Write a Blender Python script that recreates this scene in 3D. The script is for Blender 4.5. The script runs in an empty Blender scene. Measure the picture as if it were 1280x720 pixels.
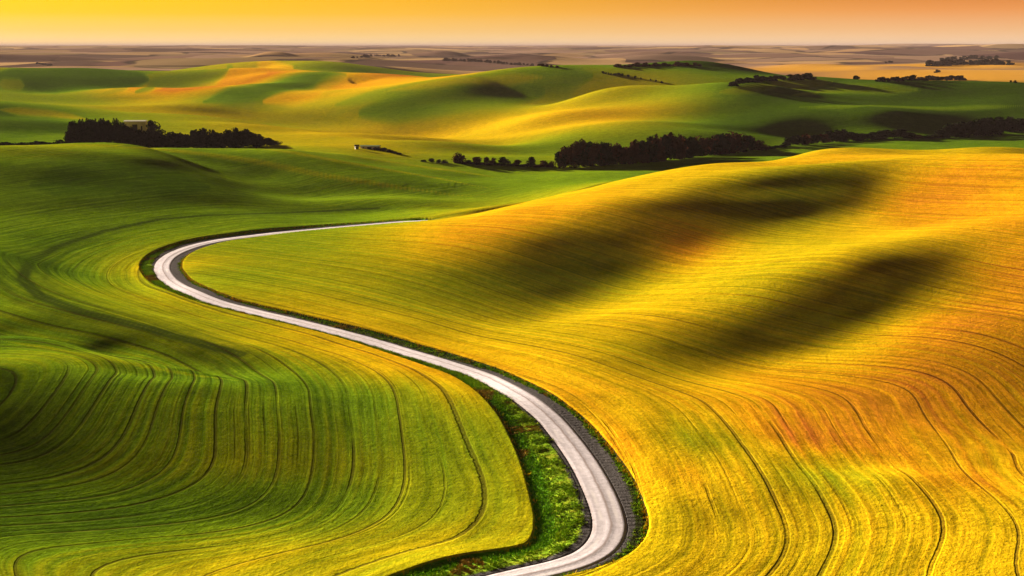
import bpy, math, random
import numpy as np
from mathutils import Vector, Matrix

random.seed(7); RNG = np.random.default_rng(7)
sc = bpy.context.scene
COL = sc.collection

# ------------------------------------------------------------------ camera model
F = 1758.0; HC = 65.0                       # focal length in photo pixels, eye height above the valley
PITCH = math.atan(303.0 / F)
SP, CP = math.sin(PITCH), math.cos(PITCH)
SUN_AZ, SUN_EL = math.radians(40), math.radians(9.5)      # sun stands ahead of the viewer, to the left
SX, SY = -math.sin(SUN_AZ), math.cos(SUN_AZ)
TE, CE = math.tan(SUN_EL), math.cos(SUN_EL)
LEVEL = math.sin(SUN_EL)

def ray(u, v):
    dx = (np.asarray(u, float) - 640) / F; dy = (360 - np.asarray(v, float)) / F
    return dx, CP + dy * SP, -SP + dy * CP

def at_height(u, v, z):
    dx, ry, rz = ray(u, v); t = (np.asarray(z, float) - HC) / rz
    return dx * t, ry * t

# ------------------------------------------------------------------ surveyed spot heights (pixel, metres)
SPOT = []
def spots(z_w, *pts):
    for p in pts: SPOT.append((p[0], p[1], p[2], z_w))
# golden hill crest and the valley behind it
spots(.5, (560,274,5.5),(640,266,9),(700,253,11),(760,237,13),(840,215,16.5),(920,203,18.5),(1000,195,19.5),(1100,190,20.5),(1200,188,21),(1280,187,21))
spots(1.0, (700,228,0),(640,238,0),(800,207,0),(900,195,0),(1000,187,1),(1100,181,2),(1200,178,3),(1280,176,4),(580,255,0),(560,262,1))
# left hill: crest, hollow behind with the trees, foot
spots(.7, (0,182,20.5),(80,181,20.5),(150,181.5,18.5))
spots(2.5, (230,182,15.5),(300,183,12.5),(400,186,6.5),(460,190,4.5))
spots(2.0, (0,176,6),(100,177,5),(200,177,5),(300,177,5),(380,177,5))
spots(4, (0,300,3),(100,300,2),(200,290,1.5),(300,282,1.5),(400,274,1),(500,266,0.5))
# near left crest, hollow beyond and foot before it
spots(.5, (0,431,6.0),(60,440,6.1),(120,450,5.6),(180,462,4.2),(240,473,3.8),(300,481,3.2),(360,490,2.4))
spots(1.0, (0,420,.8),(80,431,.8),(160,443,.8),(240,456,.8),(320,468,.8))
spots(4.0, (0,600,-3),(150,600,-3),(300,640,-2.5),(420,610,-1.5),(550,690,-1),(600,560,0))
# along the road
spots(4, (660,718,-0.5),(765,660,0),(605,470,0.8),(515,442,1),(420,414,1.2),(310,389,1.5),(225,360,1.8),(203,332,2),(270,301,2.4),(380,288,2.6),(500,278,2.6))
# golden field in front
spots(4, (900,700,0.5),(1280,700,3),(1100,600,3),(900,560,1.5))
# mid distance
spots(1.5, (680,141,13),(760,131,18),(850,125,23),(940,122.5,25),(1010,128,22),(1080,141,17))
spots(3, (850,117,13),(960,112,17))
spots(1.5, (700,182,0.5),(850,180,3),(950,176,4),(1050,165,5),(1200,160,6),(1280,150,9))
spots(3.0, (230,90,30),(300,78.5,38),(345,82,36),(400,90,32),(470,97,29),(560,97,31),(640,92,36),(760,90,40),(870,82,44),(940,88,40),(1000,95,36),(1060,100,33),(1130,101,33),(1200,101,34),(1280,102,34))
spots(3.0, (0,84,38),(100,85,36),(150,90,30),(195,99,20))
spots(4.0, (300,150,7),(150,137,9),(60,118,14),(30,165,7),(30,140,13))

# ------------------------------------------------------------------ how steeply each patch leans to the sun
# 0 leans fully away, 1 level, 1.8 faces the sun
LEAN = {
 88:"50 .6 150 .4 230 .7 270 .9 320 1.5 380 1.0 430 .4 500 .3 560 .3 700 .5 800 .6 900 .6",
 98:"30 .4 100 .3 180 .3 220 .6 260 .9 290 1.4 340 1.4 390 .5 430 .7 460 1.4 520 1.5 560 1.2 620 .5 700 .3 760 .3 850 .5 950 .6 1000 .4",
 110:"0 0.6 50 0.3 100 0.9 160 1.2 220 1.2 260 1.4 300 0.9 340 0.5 380 0.7 420 1.4 480 1.2 540 0.6 600 0.3 700 0.25 760 0.3 800 0.5 860 0.6 920 0.5 960 0.7 1020 0.7 1100 0.42 1200 0.42 1280 0.42",
 125:"0 0.9 100 1 200 1.2 260 0.8 320 0.7 380 1.1 450 0.8 520 0.5 600 0.35 700 0.35 780 0.4 980 0.5 1050 0.45 1150 0.45 1280 0.45",
 140:"0 0.3 60 0.4 120 0.9 200 1.1 250 1.1 300 1.1 400 0.9 450 0.8 500 0.6 560 0.7 620 0.9 680 1.5 740 1.6 800 1.35 850 0.85 920 0.6 1000 0.55 1080 0.5 1200 0.42 1280 0.4",
 160:"0 0.35 80 0.4 300 1.1 350 1.1 400 1.1 450 1.3 550 1.4 620 1.6 680 1.55 740 1.1 800 0.7 900 0.6 1000 0.55 1100 0.5",
 172:"400 1.2 500 1.5 600 1.6 660 1.6",
 190:"850 .9 930 .9 1020 .9 1120 .8 1250 .7",
 192:"50 0.7 150 0.7 200 0.7 260 0.7 300 0.7 400 0.802941",
 200:"0 0.44 100 0.341 200 0.341 260 0.341 320 0.456 400 0.522 450 0.564 600 1.1 660 1.35 740 1.4 800 1.2 900 1.3 1000 1.4 1100 1.4 1200 1.5 1270 1.3",
 210:"960 1.5 1050 1.4 1130 1.2 1200 1.3 1280 1.3",
 220:"0 0.336 100 0.26 200 0.26 300 0.26 345 0.373 388 0.408 430 0.443 480 0.484 520 0.646471 560 0.687647 620 1 700 1.45 860 1.4 900 1.4 950 1 1000 0.6 1060 0.5 1100 0.65 1150 1 1220 1.3",
 240:"0 0.32 100 0.248 200 0.248 300 0.248 400 0.402 450 0.444 500 0.485 550 0.657353 600 0.708824 640 1.1 780 1.3 820 1.3 870 0.6 930 0.138 1000 0.083 1060 0.11 1100 0.25 1130 0.8 1200 1.2 1280 1.5",
 260:"0 0.4 100 0.26 200 0.26 300 0.31 400 0.44 500 0.52 560 0.6 680 1.4 705 1.4 740 1 780 0.5 850 0.121 950 0.066 1030 0.11 1080 0.35 1120 1 1200 1.3 1250 1.5",
 280:"0 0.7 100 0.6 200 0.65 300 0.75 350 0.75 560 1.3 600 1.3 660 0.95 720 0.5 800 0.138 880 0.138 950 0.121 1000 0.3 1050 1 1100 1.3 1180 1.95 1280 1.3",
 300:"0 0.7 100 0.6 150 0.7 200 0.8 300 1 400 1 480 1.2 560 1 620 0.55 680 0.15 760 0.11 850 0.11 900 0.165 940 0.55 980 1.1 1050 1.7 1120 2 1180 1.3 1250 0.9",
 320:"0 0.6 60 0.6 120 0.7 170 0.9 260 1 350 1 450 1 520 0.85 580 0.5 640 0.14 720 0.11 800 0.138 860 0.45 910 1.1 960 1.8 1030 2.1 1090 1.3 1150 0.7 1200 0.65 1280 0.9",
 345:"0 0.6 60 0.7 120 0.9 160 1 300 1 400 0.95 500 0.75 560 0.4 620 0.2 700 0.11 780 0.165 830 0.8 870 1.6 930 2.2 980 1.9 1030 1 1080 0.193 1130 0.055 1180 0.11 1230 0.7 1280 0.9",
 370:"0 0.7 80 0.8 150 1 360 1 450 0.85 550 0.5 650 0.22 720 0.25 770 0.9 820 1.9 880 2.1 930 1.6 980 0.55 1030 0.11 1100 0.055 1150 0.11 1200 0.45 1280 0.9",
 400:"0 0.7 80 0.7 150 0.8 220 1 300 1.1 480 1 560 0.75 650 0.6 700 1.2 760 1.9 820 1.9 880 1.3 920 0.55 980 0.121 1050 0.083 1110 0.154 1150 0.6 1200 0.9 1280 0.95",
 408:"0 .28 60 .28 120 .4 170 .6",
 420:"0 0.45 80 0.45 140 0.5 200 0.65 260 0.85 350 1.1 600 1 660 1.5 740 1.9 800 1.4 860 0.55 920 0.12 1000 0.11 1060 0.154 1110 0.8 1150 1.1 1220 1.1 1280 0.9",
 440:"100 0.3 150 0.35 200 0.4 260 0.55 320 0.9 420 1.2 620 1.3 700 1.3 760 1 820 0.4 880 0.15 950 0.12 1000 0.3 1050 0.8 1100 1.35 1160 1.1 1220 0.75 1280 0.6",
 460:"0 0.5 60 0.6 220 0.6 300 0.55 360 0.7 420 1 500 1.2 680 1.2 760 0.7 830 0.5 880 0.45 930 0.6 1000 1.2 1060 1.35 1120 0.95 1180 0.75 1250 0.5",
 490:"0 0.2 60 0.25 120 0.3 180 0.4 240 0.45 300 0.6 360 0.9 420 0.9 480 1 540 1.2 720 1.1 800 0.8 860 0.95 920 1.4 980 1.2 1050 0.9 1120 0.78 1200 0.55 1280 0.42",
 520:"0 0.085 60 0.128 120 0.212 180 0.255 240 0.298 300 0.4 360 0.45 410 0.5 450 0.75 500 0.85 550 0.9 600 1 780 1.1 840 0.85 900 1.05 1000 0.95 1100 0.78 1200 0.6 1280 0.48",
 550:"0 0.05 60 0.1 120 0.2 180 0.25 240 0.3 300 0.35 360 0.35 420 0.35 460 0.7 520 0.75 580 0.85 800 0.95 900 0.9 1000 0.9 1100 0.85 1200 0.72 1280 0.6",
 580:"0 0.1 60 0.1 120 0.15 180 0.2 240 0.3 300 0.35 360 0.35 420 0.35 470 0.7 540 0.8 620 0.9 840 0.9 1000 0.85 1100 0.9 1200 0.88 1280 0.8",
 610:"0 0.3 60 0.3 120 0.3 200 0.3 280 0.35 340 0.4 400 0.4 450 0.6 520 0.9 600 0.95 640 1 830 0.9 1000 0.85 1150 0.95 1280 1",
 640:"0 0.5 80 0.6 160 0.6 240 0.55 320 0.45 380 0.5 440 0.8 520 1 600 1 850 0.85 1000 0.9 1150 1.05 1280 1.15",
 670:"0 0.7 100 0.75 200 0.75 300 0.85 400 1 500 1 600 1 850 0.85 1000 0.95 1150 1.15 1280 1.2",
 710:"0 0.85 200 0.9 400 1.1 600 1.1 850 0.85 1000 1 1150 1.2 1280 1.2",
}
# thin sunlit rims
RIMS = [((0,431),(60,440),(120,451),(180,462.5),(240,473.5),(300,481.5),1.7),
        ((690,138),(760,130.5),(850,124.5),(930,122.5),1.6)]
# crop ripeness, with shade in hollows and light on ridges painted in: 0 deep green .. 1 orange gold
RIPE_SHADE = {
 88:"50 .4 150 .3 220 .5 270 .7 320 .95 370 .8 420 .4 500 .45 700 .45 850 .35 950 .3",
 98:"0 0.3 100 0.25 180 0.3 220 0.5 280 0.95 340 0.95 390 0.35 440 0.9 500 0.95 570 0.85 640 0.6 800 0.6 950 0.3 1050 0.25 1200 0.12",
 110:"0 0.35 50 0.25 130 0.5 200 0.7 250 0.95 300 0.8 340 0.3 380 0.5 420 0.95 480 0.8 560 0.6 650 0.6 800 0.6 900 0.3 1000 0.3 1100 0.15 1280 0.12",
 125:"0 0.45 100 0.5 180 0.75 240 0.7 300 0.35 380 0.7 450 0.6 550 0.6 700 0.6 800 0.6 870 0.5 950 0.2 1100 0.15 1280 0.12",
 140:"0 0.2 60 0.3 150 0.6 250 0.7 350 0.65 450 0.6 550 0.5 620 0.6 700 0.85 780 0.84 850 0.6 950 0.2 1050 0.2 1280 0.12",
 155:"0 0.2 80 0.3 250 0.6 330 0.6 420 0.65 520 0.7 620 0.82 700 0.84 780 0.66 900 0.2 1000 0.2 1150 0.15 1280 0.15",
 172:"380 .7 480 .75 580 .8 660 .7 700 .5",
 192:"20 .42 150 .38 300 .38 450 .6 520 .6",
 185:"900 .3 1000 .3 1100 .3 1280 .25",
 200:"0 0.35 150 0.33 300 0.35 450 0.4 600 0.42 700 0.44 800 0.4 870 0.3 1020 0.9 1200 0.9",
 240:"0 0.33 150 0.3 300 0.33 450 0.33 600 0.36 680 0.44 770 0.88 900 0.68 1060 0.64 1130 0.96 1280 0.96",
 280:"0 0.3 100 0.3 200 0.3 300 0.35 450 0.35 560 0.9 660 0.95 750 0.8 850 0.85 950 0.68 1100 0.9 1280 0.96",
 310:"0 0.3 100 0.3 170 0.45 260 0.48 350 0.43 420 0.53 480 0.68 540 0.88 620 0.83 700 0.68 800 0.78 850 1.05 900 0.9 1000 0.74 1150 0.8 1280 0.95",
 345:"0 0.3 60 0.3 120 0.35 160 0.6 250 0.53 350 0.53 450 0.58 550 0.58 650 0.58 800 0.68 900 0.72 1000 0.74 1050 0.78 1130 0.72 1250 1",
 380:"0 0.35 100 0.4 200 0.6 270 0.63 400 0.68 500 0.58 600 0.58 700 0.63 800 0.76 900 0.74 1000 0.72 1100 0.68 1250 1",
 410:"0 0.35 80 0.4 150 0.45 250 0.53 350 0.68 390 0.78 480 0.78 560 0.73 650 0.71 750 0.78 850 0.78 950 0.7 1050 0.68 1150 1 1280 1.02",
 440:"0 0.3 100 0.35 200 0.4 300 0.55 400 0.75 480 0.9 600 0.85 700 0.83 800 0.7 900 0.66 1000 0.75 1100 0.91 1200 1.01",
 470:"150 0.3 300 0.3 400 0.45 470 0.7 530 0.85 680 0.87 780 0.8 860 0.75 950 0.9 1050 0.92 1150 1.06 1250 1",
 447:"20 .46 60 .46 110 .46",  # near left crest: lit rim painted paler here, shaded slope greener below
 466:"20 .33 100 .34 150 .36",
 500:"0 0.29 200 0.38 350 0.35 430 0.29 500 0.43 570 0.66 600 0.68 720 0.92 800 0.85 870 0.9 950 0.97 1050 1.05 1150 1.08 1280 0.98",
 550:"0 0.27 200 0.4 350 0.42 450 0.39 550 0.43 620 0.48 800 0.9 870 0.6 950 0.95 1100 1 1280 0.95",
 600:"0 0.22 150 0.38 300 0.42 450 0.44 600 0.48 650 0.56 830 0.9 900 0.85 1000 0.65 1080 0.68 1150 0.92 1280 0.88",
 640:"0 0.15 150 0.16 300 0.24 420 0.33 550 0.5 650 0.56 850 0.76 1000 0.78 1280 0.8",
 680:"0 0.24 150 0.34 300 0.54 450 0.62 600 0.62 850 0.76 1000 0.78 1280 0.8",
 715:"0 0.44 200 0.59 400 0.64 600 0.63 800 0.76 1000 0.78 1280 0.8",
}
def unpack(tab):
    out = []
    for v, s in tab.items():
        n = [float(x) for x in s.split()]
        out += [(n[i], v, n[i + 1]) for i in range(0, len(n), 2)]
    return np.array(out)

# ------------------------------------------------------------------ smooth surface over (x/y, ln y)
A0, A1, S0, S1, DD = -0.66, 0.66, math.log(150), math.log(4200), 0.03
NA, NS = int((A1 - A0) / DD) + 4, int((S1 - S0) / DD) + 4

def bweights(t, n, d=0):
    t = np.clip(np.asarray(t, float), 0, n - 3 - 1e-6); i = t.astype(int); f = t - i
    if d == 0:
        w = np.stack([(1-f)**3, 3*f**3-6*f**2+4, -3*f**3+3*f**2+3*f+1, f**3], -1) / 6
    else:
        w = np.stack([-(1-f)**2, 3*f**2-4*f, -3*f**2+2*f+1, f**2], -1) / 2
    return i, w
def rows_for(a, s, da=0, ds=0):
    i, wa = bweights((a - A0) / DD, NA, da); j, ws = bweights((s - S0) / DD, NS, ds)
    idx = ((i[:, None] + np.arange(4))[:, :, None] * NS + (j[:, None] + np.arange(4))[:, None, :]).reshape(len(a), 16)
    w = (wa[:, :, None] * ws[:, None, :]).reshape(len(a), 16) / DD ** (da + ds)
    return idx, w
def dense(t, n):
    i, w = bweights(t, n); B = np.zeros((len(i), n))
    for k in range(4): B[np.arange(len(i)), i + k] += w[:, k]
    return B

def second_diff(n):
    D = np.zeros((n - 2, n))
    for i in range(n - 2): D[i, i:i + 3] = 1, -2, 1
    return D.T @ D
def first_diff(n):
    D = np.zeros((n - 1, n))
    for i in range(n - 1): D[i, i:i + 2] = -1, 1
    return D.T @ D
YC = np.exp(S0 + (np.arange(NS) - 1) * DD)                # distance of each knot row
class Fit:
    def __init__(self, smooth, yscale):
        W = np.diag((1.0 / YC) ** (2 * yscale))           # weights by distance, so relief reads the same in view
        Ws = np.diag((1.0 / YC) ** yscale); d2 = second_diff(NS)
        self.M = smooth * (np.kron(second_diff(NA), W) + np.kron(np.eye(NA), Ws @ d2 @ Ws)
                           + 2 * np.kron(first_diff(NA), Ws @ first_diff(NS) @ Ws))
        self.b = np.zeros(NA * NS)
    def add(self, idx, w, val, sig):
        val = np.asarray(val, float); sig = np.broadcast_to(np.asarray(sig, float), (len(val),))
        ws = w / sig[:, None]; N_ = NA * NS
        key = (idx[:, :, None] * N_ + idx[:, None, :]).ravel(); val2 = (ws[:, :, None] * ws[:, None, :]).ravel()
        u, inv = np.unique(key, return_inverse=True)
        self.M.ravel()[u] += np.bincount(inv, val2, len(u))
        self.b += np.bincount(idx.ravel(), (ws * (val / sig)[:, None]).ravel(), N_)
    def solve(self):
        self.M[np.diag_indices(NA * NS)] += 1e-9
        return np.linalg.solve(self.M, self.b).reshape(NA, NS)

def surf(C, a, s):
    idx, w = rows_for(np.atleast_1d(a), np.atleast_1d(s)); return (C.ravel()[idx] * w).sum(1)
SCOL = np.linspace(S0, S1, 1400); BCOL = dense((SCOL - S0) / DD, NS)
def march(C, u, v):
    """First meeting of each pixel's ray with the surface: returns x, y."""
    dx, ry, rz = ray(u, v); a = dx / ry
    Hc = dense((a - A0) / DD, NA) @ C @ BCOL.T
    Y = np.exp(SCOL)[None]; g = HC + Y * (rz / ry)[:, None] - Hc
    hit = g <= 0; k = np.where(hit.any(1), hit.argmax(1), len(SCOL) - 1); k = np.maximum(k, 1); r = np.arange(len(k))
    g0, g1 = g[r, k - 1], g[r, k]; f = np.clip(g0 / np.where(g0 - g1 == 0, 1, g0 - g1), 0, 1)
    y = np.exp(SCOL[k - 1] + f * (SCOL[k] - SCOL[k - 1])); return a * y, y

def densify(t):
    out = []
    for k in range(len(t)):
        out.append(t[k])
        if k + 1 < len(t) and t[k + 1, 1] == t[k, 1] and t[k + 1, 0] - t[k, 0] <= 110:
            n = int((t[k + 1, 0] - t[k, 0]) / 18)
            for j in range(1, n): out.append(t[k] + (t[k + 1] - t[k]) * j / n)
    # between neighbouring rows of the nearer ground
    vs = sorted(set(t[:, 1])); vs = [v for v in vs if v >= 280]
    for v0, v1 in zip(vs[:-1], vs[1:]):
        for f in (1/3, 2/3):
            for u in np.arange(0, 1281, 24):
                q = []
                for v in (v0, v1):
                    r = t[t[:, 1] == v]; k = np.searchsorted(r[:, 0], u)
                    if k == 0 or k == len(r) or r[k, 0] - r[k-1, 0] > 110: break
                    q.append(np.interp(u, r[:, 0], r[:, 2]))
                if len(q) == 2 and not (u < 380 and 418 < v0 < 490): out.append(np.array([u, v0 + (v1 - v0) * f, q[0] * (1 - f) + q[1] * f]))
    return np.array(out)
SMOOTH = 600.0
# the far sides of the two crests, out of sight: (pixel column, distance, height)
HID = np.array([((u-640)/F, y, z) for u in (0, 75, 150, 225, 300) for y, z in ((695, 13.5-u*.013), (760, 7.5-u*.006))]
               + [((u-640)/F, y, z) for u in (1000, 1100, 1200, 1280) for y, z in ((650, 14.5), (740, 6))] + [((u-640)/F, y, z) for u in (840, 920) for y, z in ((610, 8.5), (690, 1))])
def fit_heights():
    sp = np.array(SPOT); x, y = at_height(sp[:, 0], sp[:, 1], sp[:, 2])
    sp[:, 2] -= .55 * np.clip((2100 - y) / 900, 0, 1)
    i0, w0 = rows_for(x / y, np.log(y))
    lean = densify(unpack(LEAN)); rim = []
    for r in RIMS:
        p = np.array(r[:-1], float); t = np.linspace(0, len(p) - 1, 4 * len(p))
        for tt in t: rim.append((np.interp(tt, range(len(p)), p[:, 0]), np.interp(tt, range(len(p)), p[:, 1]), r[-1]))
    lean[:, 2] = np.where(lean[:, 2] < 1, lean[:, 2] ** np.where((lean[:, 0] < 660) | (lean[:, 1] < 178), 1.3, 1.5), lean[:, 2])
    lean = np.vstack([lean, np.array(rim)])
    gx = np.linspace(A0, A1, 14); gs = np.linspace(S0, S1, 18); ga, gs = [q.ravel() for q in np.meshgrid(gx, gs)]
    ip, wp = rows_for(ga, gs); zp = np.interp(np.exp(gs), [150, 900, 1400, 3300], [0, 3, 16, 22])
    bx = np.array([(a, y) for y in (1900, 2150) for a in (-.05, 0, .05, .1, .15, .2, .25, .3, .35)] + [(a, 2900) for a in np.arange(-.36, .4, .06)])
    ib, wb = rows_for(bx[:, 0], np.log(bx[:, 1]))
    iq, wq = rows_for(HID[:, 0], np.log(HID[:, 1]))
    C = None
    for it in range(3):
        f = Fit(SMOOTH, 1.0)
        f.add(i0, w0, sp[:, 2], sp[:, 3] * np.clip(y / 400, .5, 3) * .6)
        f.add(ip, wp, zp, np.where(np.exp(gs) > 2600, 4, 25))
        f.add(ib, wb, np.full(len(ib), 20.), 5)
        f.add(iq, wq, HID[:, 2], np.where(HID[:, 0] < 0, 1.0, 2.0))
        if C is not None:
            lx, ly = march(C, lean[:, 0], lean[:, 1]); la, ls = lx / ly, np.log(ly)
            m = TE - lean[:, 2] * LEVEL / CE
            ia, wa = rows_for(la, ls, 1, 0); _, ws = rows_for(la, ls, 0, 1)
            hx = wa / ly[:, None]; hy = (ws - la[:, None] * wa) / ly[:, None]
            f.add(ia, SX * hx + SY * hy, m, .05)
        C = f.solve()
    return C
CH = fit_heights()

def fit_values(tab, smooth):
    t = unpack(tab); x, y = march(CH, t[:, 0], t[:, 1]); f = Fit(smooth, 0); i, w = rows_for(x / y, np.log(y))
    f.add(i, w, t[:, 2], .05); h = HID[HID[:, 1] > 680]; i, w = rows_for(h[:, 0], np.log(h[:, 1])); f.add(i, w, np.full(len(h), .3), .05); return f.solve()
CR = fit_values(RIPE_SHADE, .6)

# ------------------------------------------------------------------ far country
def hash2(ix, iy, seed):
    n = (ix * 374761393 + iy * 668265263 + seed * 1442695041) & 0x7fffffff
    n = (n ^ (n >> 13)) * 1274126177 & 0x7fffffff
    return ((n ^ (n >> 16)) & 0xffff) / 65535.0
def vnoise(x, y, seed=0):
    ix, iy = np.floor(x).astype(np.int64), np.floor(y).astype(np.int64); fx, fy = x - ix, y - iy
    fx = fx**3 * (fx * (fx * 6 - 15) + 10); fy = fy**3 * (fy * (fy * 6 - 15) + 10)
    h = lambda i, j: hash2(ix + i, iy + j, seed)
    return (h(0,0)*(1-fx)+h(1,0)*fx)*(1-fy) + (h(0,1)*(1-fx)+h(1,1)*fx)*fy
_mr = random.Random(23); MOUNDS = [(60,78,2900,90,.07),(-20,82,2600,60,.06),(470,72,2750,75,.07),(590,80,2650,85,.05),(380,75,3600,120,.06),(690,76,3400,110,.07),(880,77,3000,70,.06),(1010,75,3300,60,.06),(1120,78,2950,60,.05),
          (1215,73,3700,90,.06),(1300,76,3200,70,.07),(200,72,4200,120,.07),(300,67,5600,150,.07),(560,68,5200,110,.06),(790,70,4700,130,.06),(930,67,5400,120,.06),(1090,69,5000,90,.06),(100,66,6200,130,.07)]
for _i in range(120):
    _y = math.exp(_mr.uniform(math.log(4200), math.log(19000))); MOUNDS.append((_mr.uniform(-250, 1530), 57.6+_mr.uniform(.2, 1.0)*20*(4200/_y)**1.3, _y, _mr.uniform(22, 85), _mr.uniform(.025, .05)))
def far_height(x, y):
    base = np.interp(y, [1500, 2500, 5000, 10000, 20000, 32000, 60000], [10, 13, 22, 38, 54, 62, 66])
    n = (vnoise(x/700+3, y/900, 1)-.5)*30 + (vnoise(x/330, y/420, 2)-.5)*13
    n2 = (vnoise(x/2600+9, y/3000+2, 3)-.5)*34 + (vnoise(x/1100, y/1600, 4)-.5)*20
    k = np.clip((y-3000)/5000, 0, 1)
    bump = 30*np.exp(-((x-.302*20000)/1000)**2-((y-20500)/1800)**2) + 14*np.exp(-((x-.41*18000)/1500)**2-((y-18500)/1500)**2)
    for (mu, mv, my, mw, md) in MOUNDS:
        cx = (mu-640)/F*my; top = HC-my*(max(mv, 57.6)-57)/F-np.interp(my, [1500, 2500, 5000, 10000, 20000, 32000], [10, 13, 22, 38, 54, 62])
        if top > 0: n2 = n2 + 0*n2; n = n + 0*n; base = base + .8*top*np.exp(-(np.abs(x-cx)/(mw*my/F))**2.4-((y-my)/(md*my))**2)
    calm = np.clip(1.25 - y/34000, .25, 1)
    return base + (n*(1-.3*k) + n2*k)*calm + bump
def densepath(px, n=120):
    p_ = np.array(px, float); t = np.linspace(0, len(p_)-1, n); x, y = march(CH, np.interp(t, range(len(p_)), p_[:, 0]), np.interp(t, range(len(p_)), p_[:, 1])); return x, y, t/(len(p_)-1)
RIDGES = [(1.5, 18, 20, densepath([(130,186),(190,190),(250,197),(320,208),(400,224),(500,239),(590,246)])), (1.2, 18, 20, densepath([(310,187),(360,194),(420,205),(520,222),(600,236)])),
          (3, 50, 75, densepath([(150,128),(200,112),(250,97),(300,86),(335,83)])), (3, 50, 75, densepath([(235,142),(300,128),(360,112),(430,100),(480,98)])), (3, 45, 75, densepath([(400,154),(470,134),(540,116),(630,101)])), (.9, 16, 20, densepath([(380,187),(450,199),(540,213),(610,224)]))]
def ridge_add(x, y):
    out = np.zeros(x.shape)
    for A, w0, w1, (px, py, tt) in RIDGES:
        mg = 2.4*max(w0*1.6, w1); K = (y > py.min()-mg) & (y < py.max()+mg) & (x > px.min()-mg) & (x < px.max()+mg)
        if not K.any(): continue
        xx, yy = x[K], y[K]; o = np.zeros(len(xx))
        for i in range(0, len(xx), 40000):
            d2 = (xx[i:i+40000, None]-px[None])**2+(yy[i:i+40000, None]-py[None])**2; k = d2.argmin(1); d = np.sqrt(d2[np.arange(len(k)), k])
            q_ = np.clip((yy[i:i+40000]-py[k])/(.8*w0)+.5, 0, 1); w = w0*1.6+(w1-w0*1.6)*q_*q_*(3-2*q_); o[i:i+40000] = A*np.exp(-(d/w)**1.6)*np.clip(np.sin(np.pi*tt[k])*1.6, 0, 1)*np.clip(1.6*np.minimum(tt[k], 1-tt[k])/.08-.6, 0, 1)
        out[K] += o
    return out
def ground(x, y):
    x = np.atleast_1d(np.asarray(x, float)); y = np.atleast_1d(np.asarray(y, float))
    yy = np.maximum(y, 150.0); a = x / yy
    near = surf(CH, a, np.log(np.minimum(yy, 4100))) + ridge_add(x, yy)
    k = np.clip((yy - 2500) / 900, 0, 1); k = k*k*(3-2*k)
    m_ = k > 0; out = near*(1-k)
    if m_.any(): out[m_] += far_height(x[m_], yy[m_])*k[m_]
    return out

# ------------------------------------------------------------------ the road
ROAD_PX = [(470,768),(560,742),(640,722),(690,711),(728,699),(752,684),(763,662),(758,635),(745,605),(728,575),(710,550),(690,526),(668,506),
           (640,488),(605,471),(560,455.5),(515,442),(470,428.5),(420,414.5),(370,402),(310,388),(262,374.5),(228,360),(207,345),(203,332),(213,320),
           (238,309),(272,301),(320,294.5),(380,288.5),(440,283),(500,278)]
# distances to the right and left from the road's middle: shoulder, rough strip, field edge
SECT = [((470,768),(3.6,4.0,4.3),(3.6,7.0,10.)),((690,711),(3.2,3.6,4.0),(3.6,7.0,10.5)),((763,662),(3.3,4.6,5.3),(3.9,7.6,10.6)),((745,605),(4.6,5.4,5.8),(3.7,7.2,10.)),
        ((690,526),(4.8,5.3,5.7),(3.2,6.2,8.6)),((605,471),(4.0,4.4,5.4),(2.7,4.6,6.2)),((515,442),(2.7,5.6,6.4),(2.6,3.6,4.8)),((420,414.5),(2.7,5.0,6.0),(2.6,3.2,4.2)),
        ((310,388),(4.0,4.6,5.2),(2.6,3.3,4.3)),((228,360),(5.0,5.3,5.6),(2.6,4.0,5.2)),((203,332),(5.0,5.4,5.8),(3.2,5.6,6.6)),((238,309),(5.2,5.6,6.0),(5.6,6.4,7.2)),
        ((320,294.5),(4.2,4.6,5.0),(6.0,6.6,7.4)),((380,288.5),(2.7,2.9,3.2),(6.2,6.8,7.6)),((500,278),(2.7,2.9,3.2),(6.2,6.8,7.6))]
#ROADCUT
p = np.array(ROAD_PX); rx, ry_ = march(CH, p[:, 0], p[:, 1])
pts = [(x, y) for x, y in zip(rx, ry_)] + [(-16, 512), (6, 533), (19, 556), (42, 600), (75, 645), (109, 670), (144, 690), (188, 702), (234, 715), (300, 730)]
q = np.array(pts)
def catmull(q, step):
    q = np.vstack([2*q[0]-q[1], q, 2*q[-1]-q[-2]]); out = []; par = []
    for i in range(1, len(q)-2):
        n = max(2, int(np.linalg.norm(q[i+1]-q[i])/step)); t = np.arange(n)[:, None]/n
        out.append(.5*(2*q[i]+(q[i+1]-q[i-1])*t+(2*q[i-1]-5*q[i]+4*q[i+1]-q[i+2])*t**2+(3*q[i]-q[i-1]-3*q[i+1]+q[i+2])*t**3)); par.append(i-1+t[:, 0])
    return np.vstack(out), np.concatenate(par)
RP, RPAR = catmull(q, 1.2)
for _ in range(6): RP[1:-1] = (RP[:-2]+2*RP[1:-1]+RP[2:])/4
RT = np.gradient(RP, axis=0); RT /= np.linalg.norm(RT, axis=1)[:, None]
RN = np.stack([RT[:, 1], -RT[:, 0]], 1)                  # to the right of travel
RZ = ground(RP[:, 0], RP[:, 1])
ker = np.hanning(25); ker /= ker.sum(); RZ = np.convolve(np.pad(RZ, 12, mode='edge'), ker, 'valid')
kn = [min(range(len(ROAD_PX)), key=lambda i: (ROAD_PX[i][0]-s[0][0])**2+(ROAD_PX[i][1]-s[0][1])**2) for s in SECT]
RZ = RZ - 1.9*np.clip((RPAR-30.9)/1.4, 0, 1)**1.5       # the road drops into a cutting behind the hill
RW = np.stack([np.interp(RPAR, kn, [s[sd][k] for s in SECT]) for sd in (1, 2) for k in range(3)], 1)   # right then left
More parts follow.
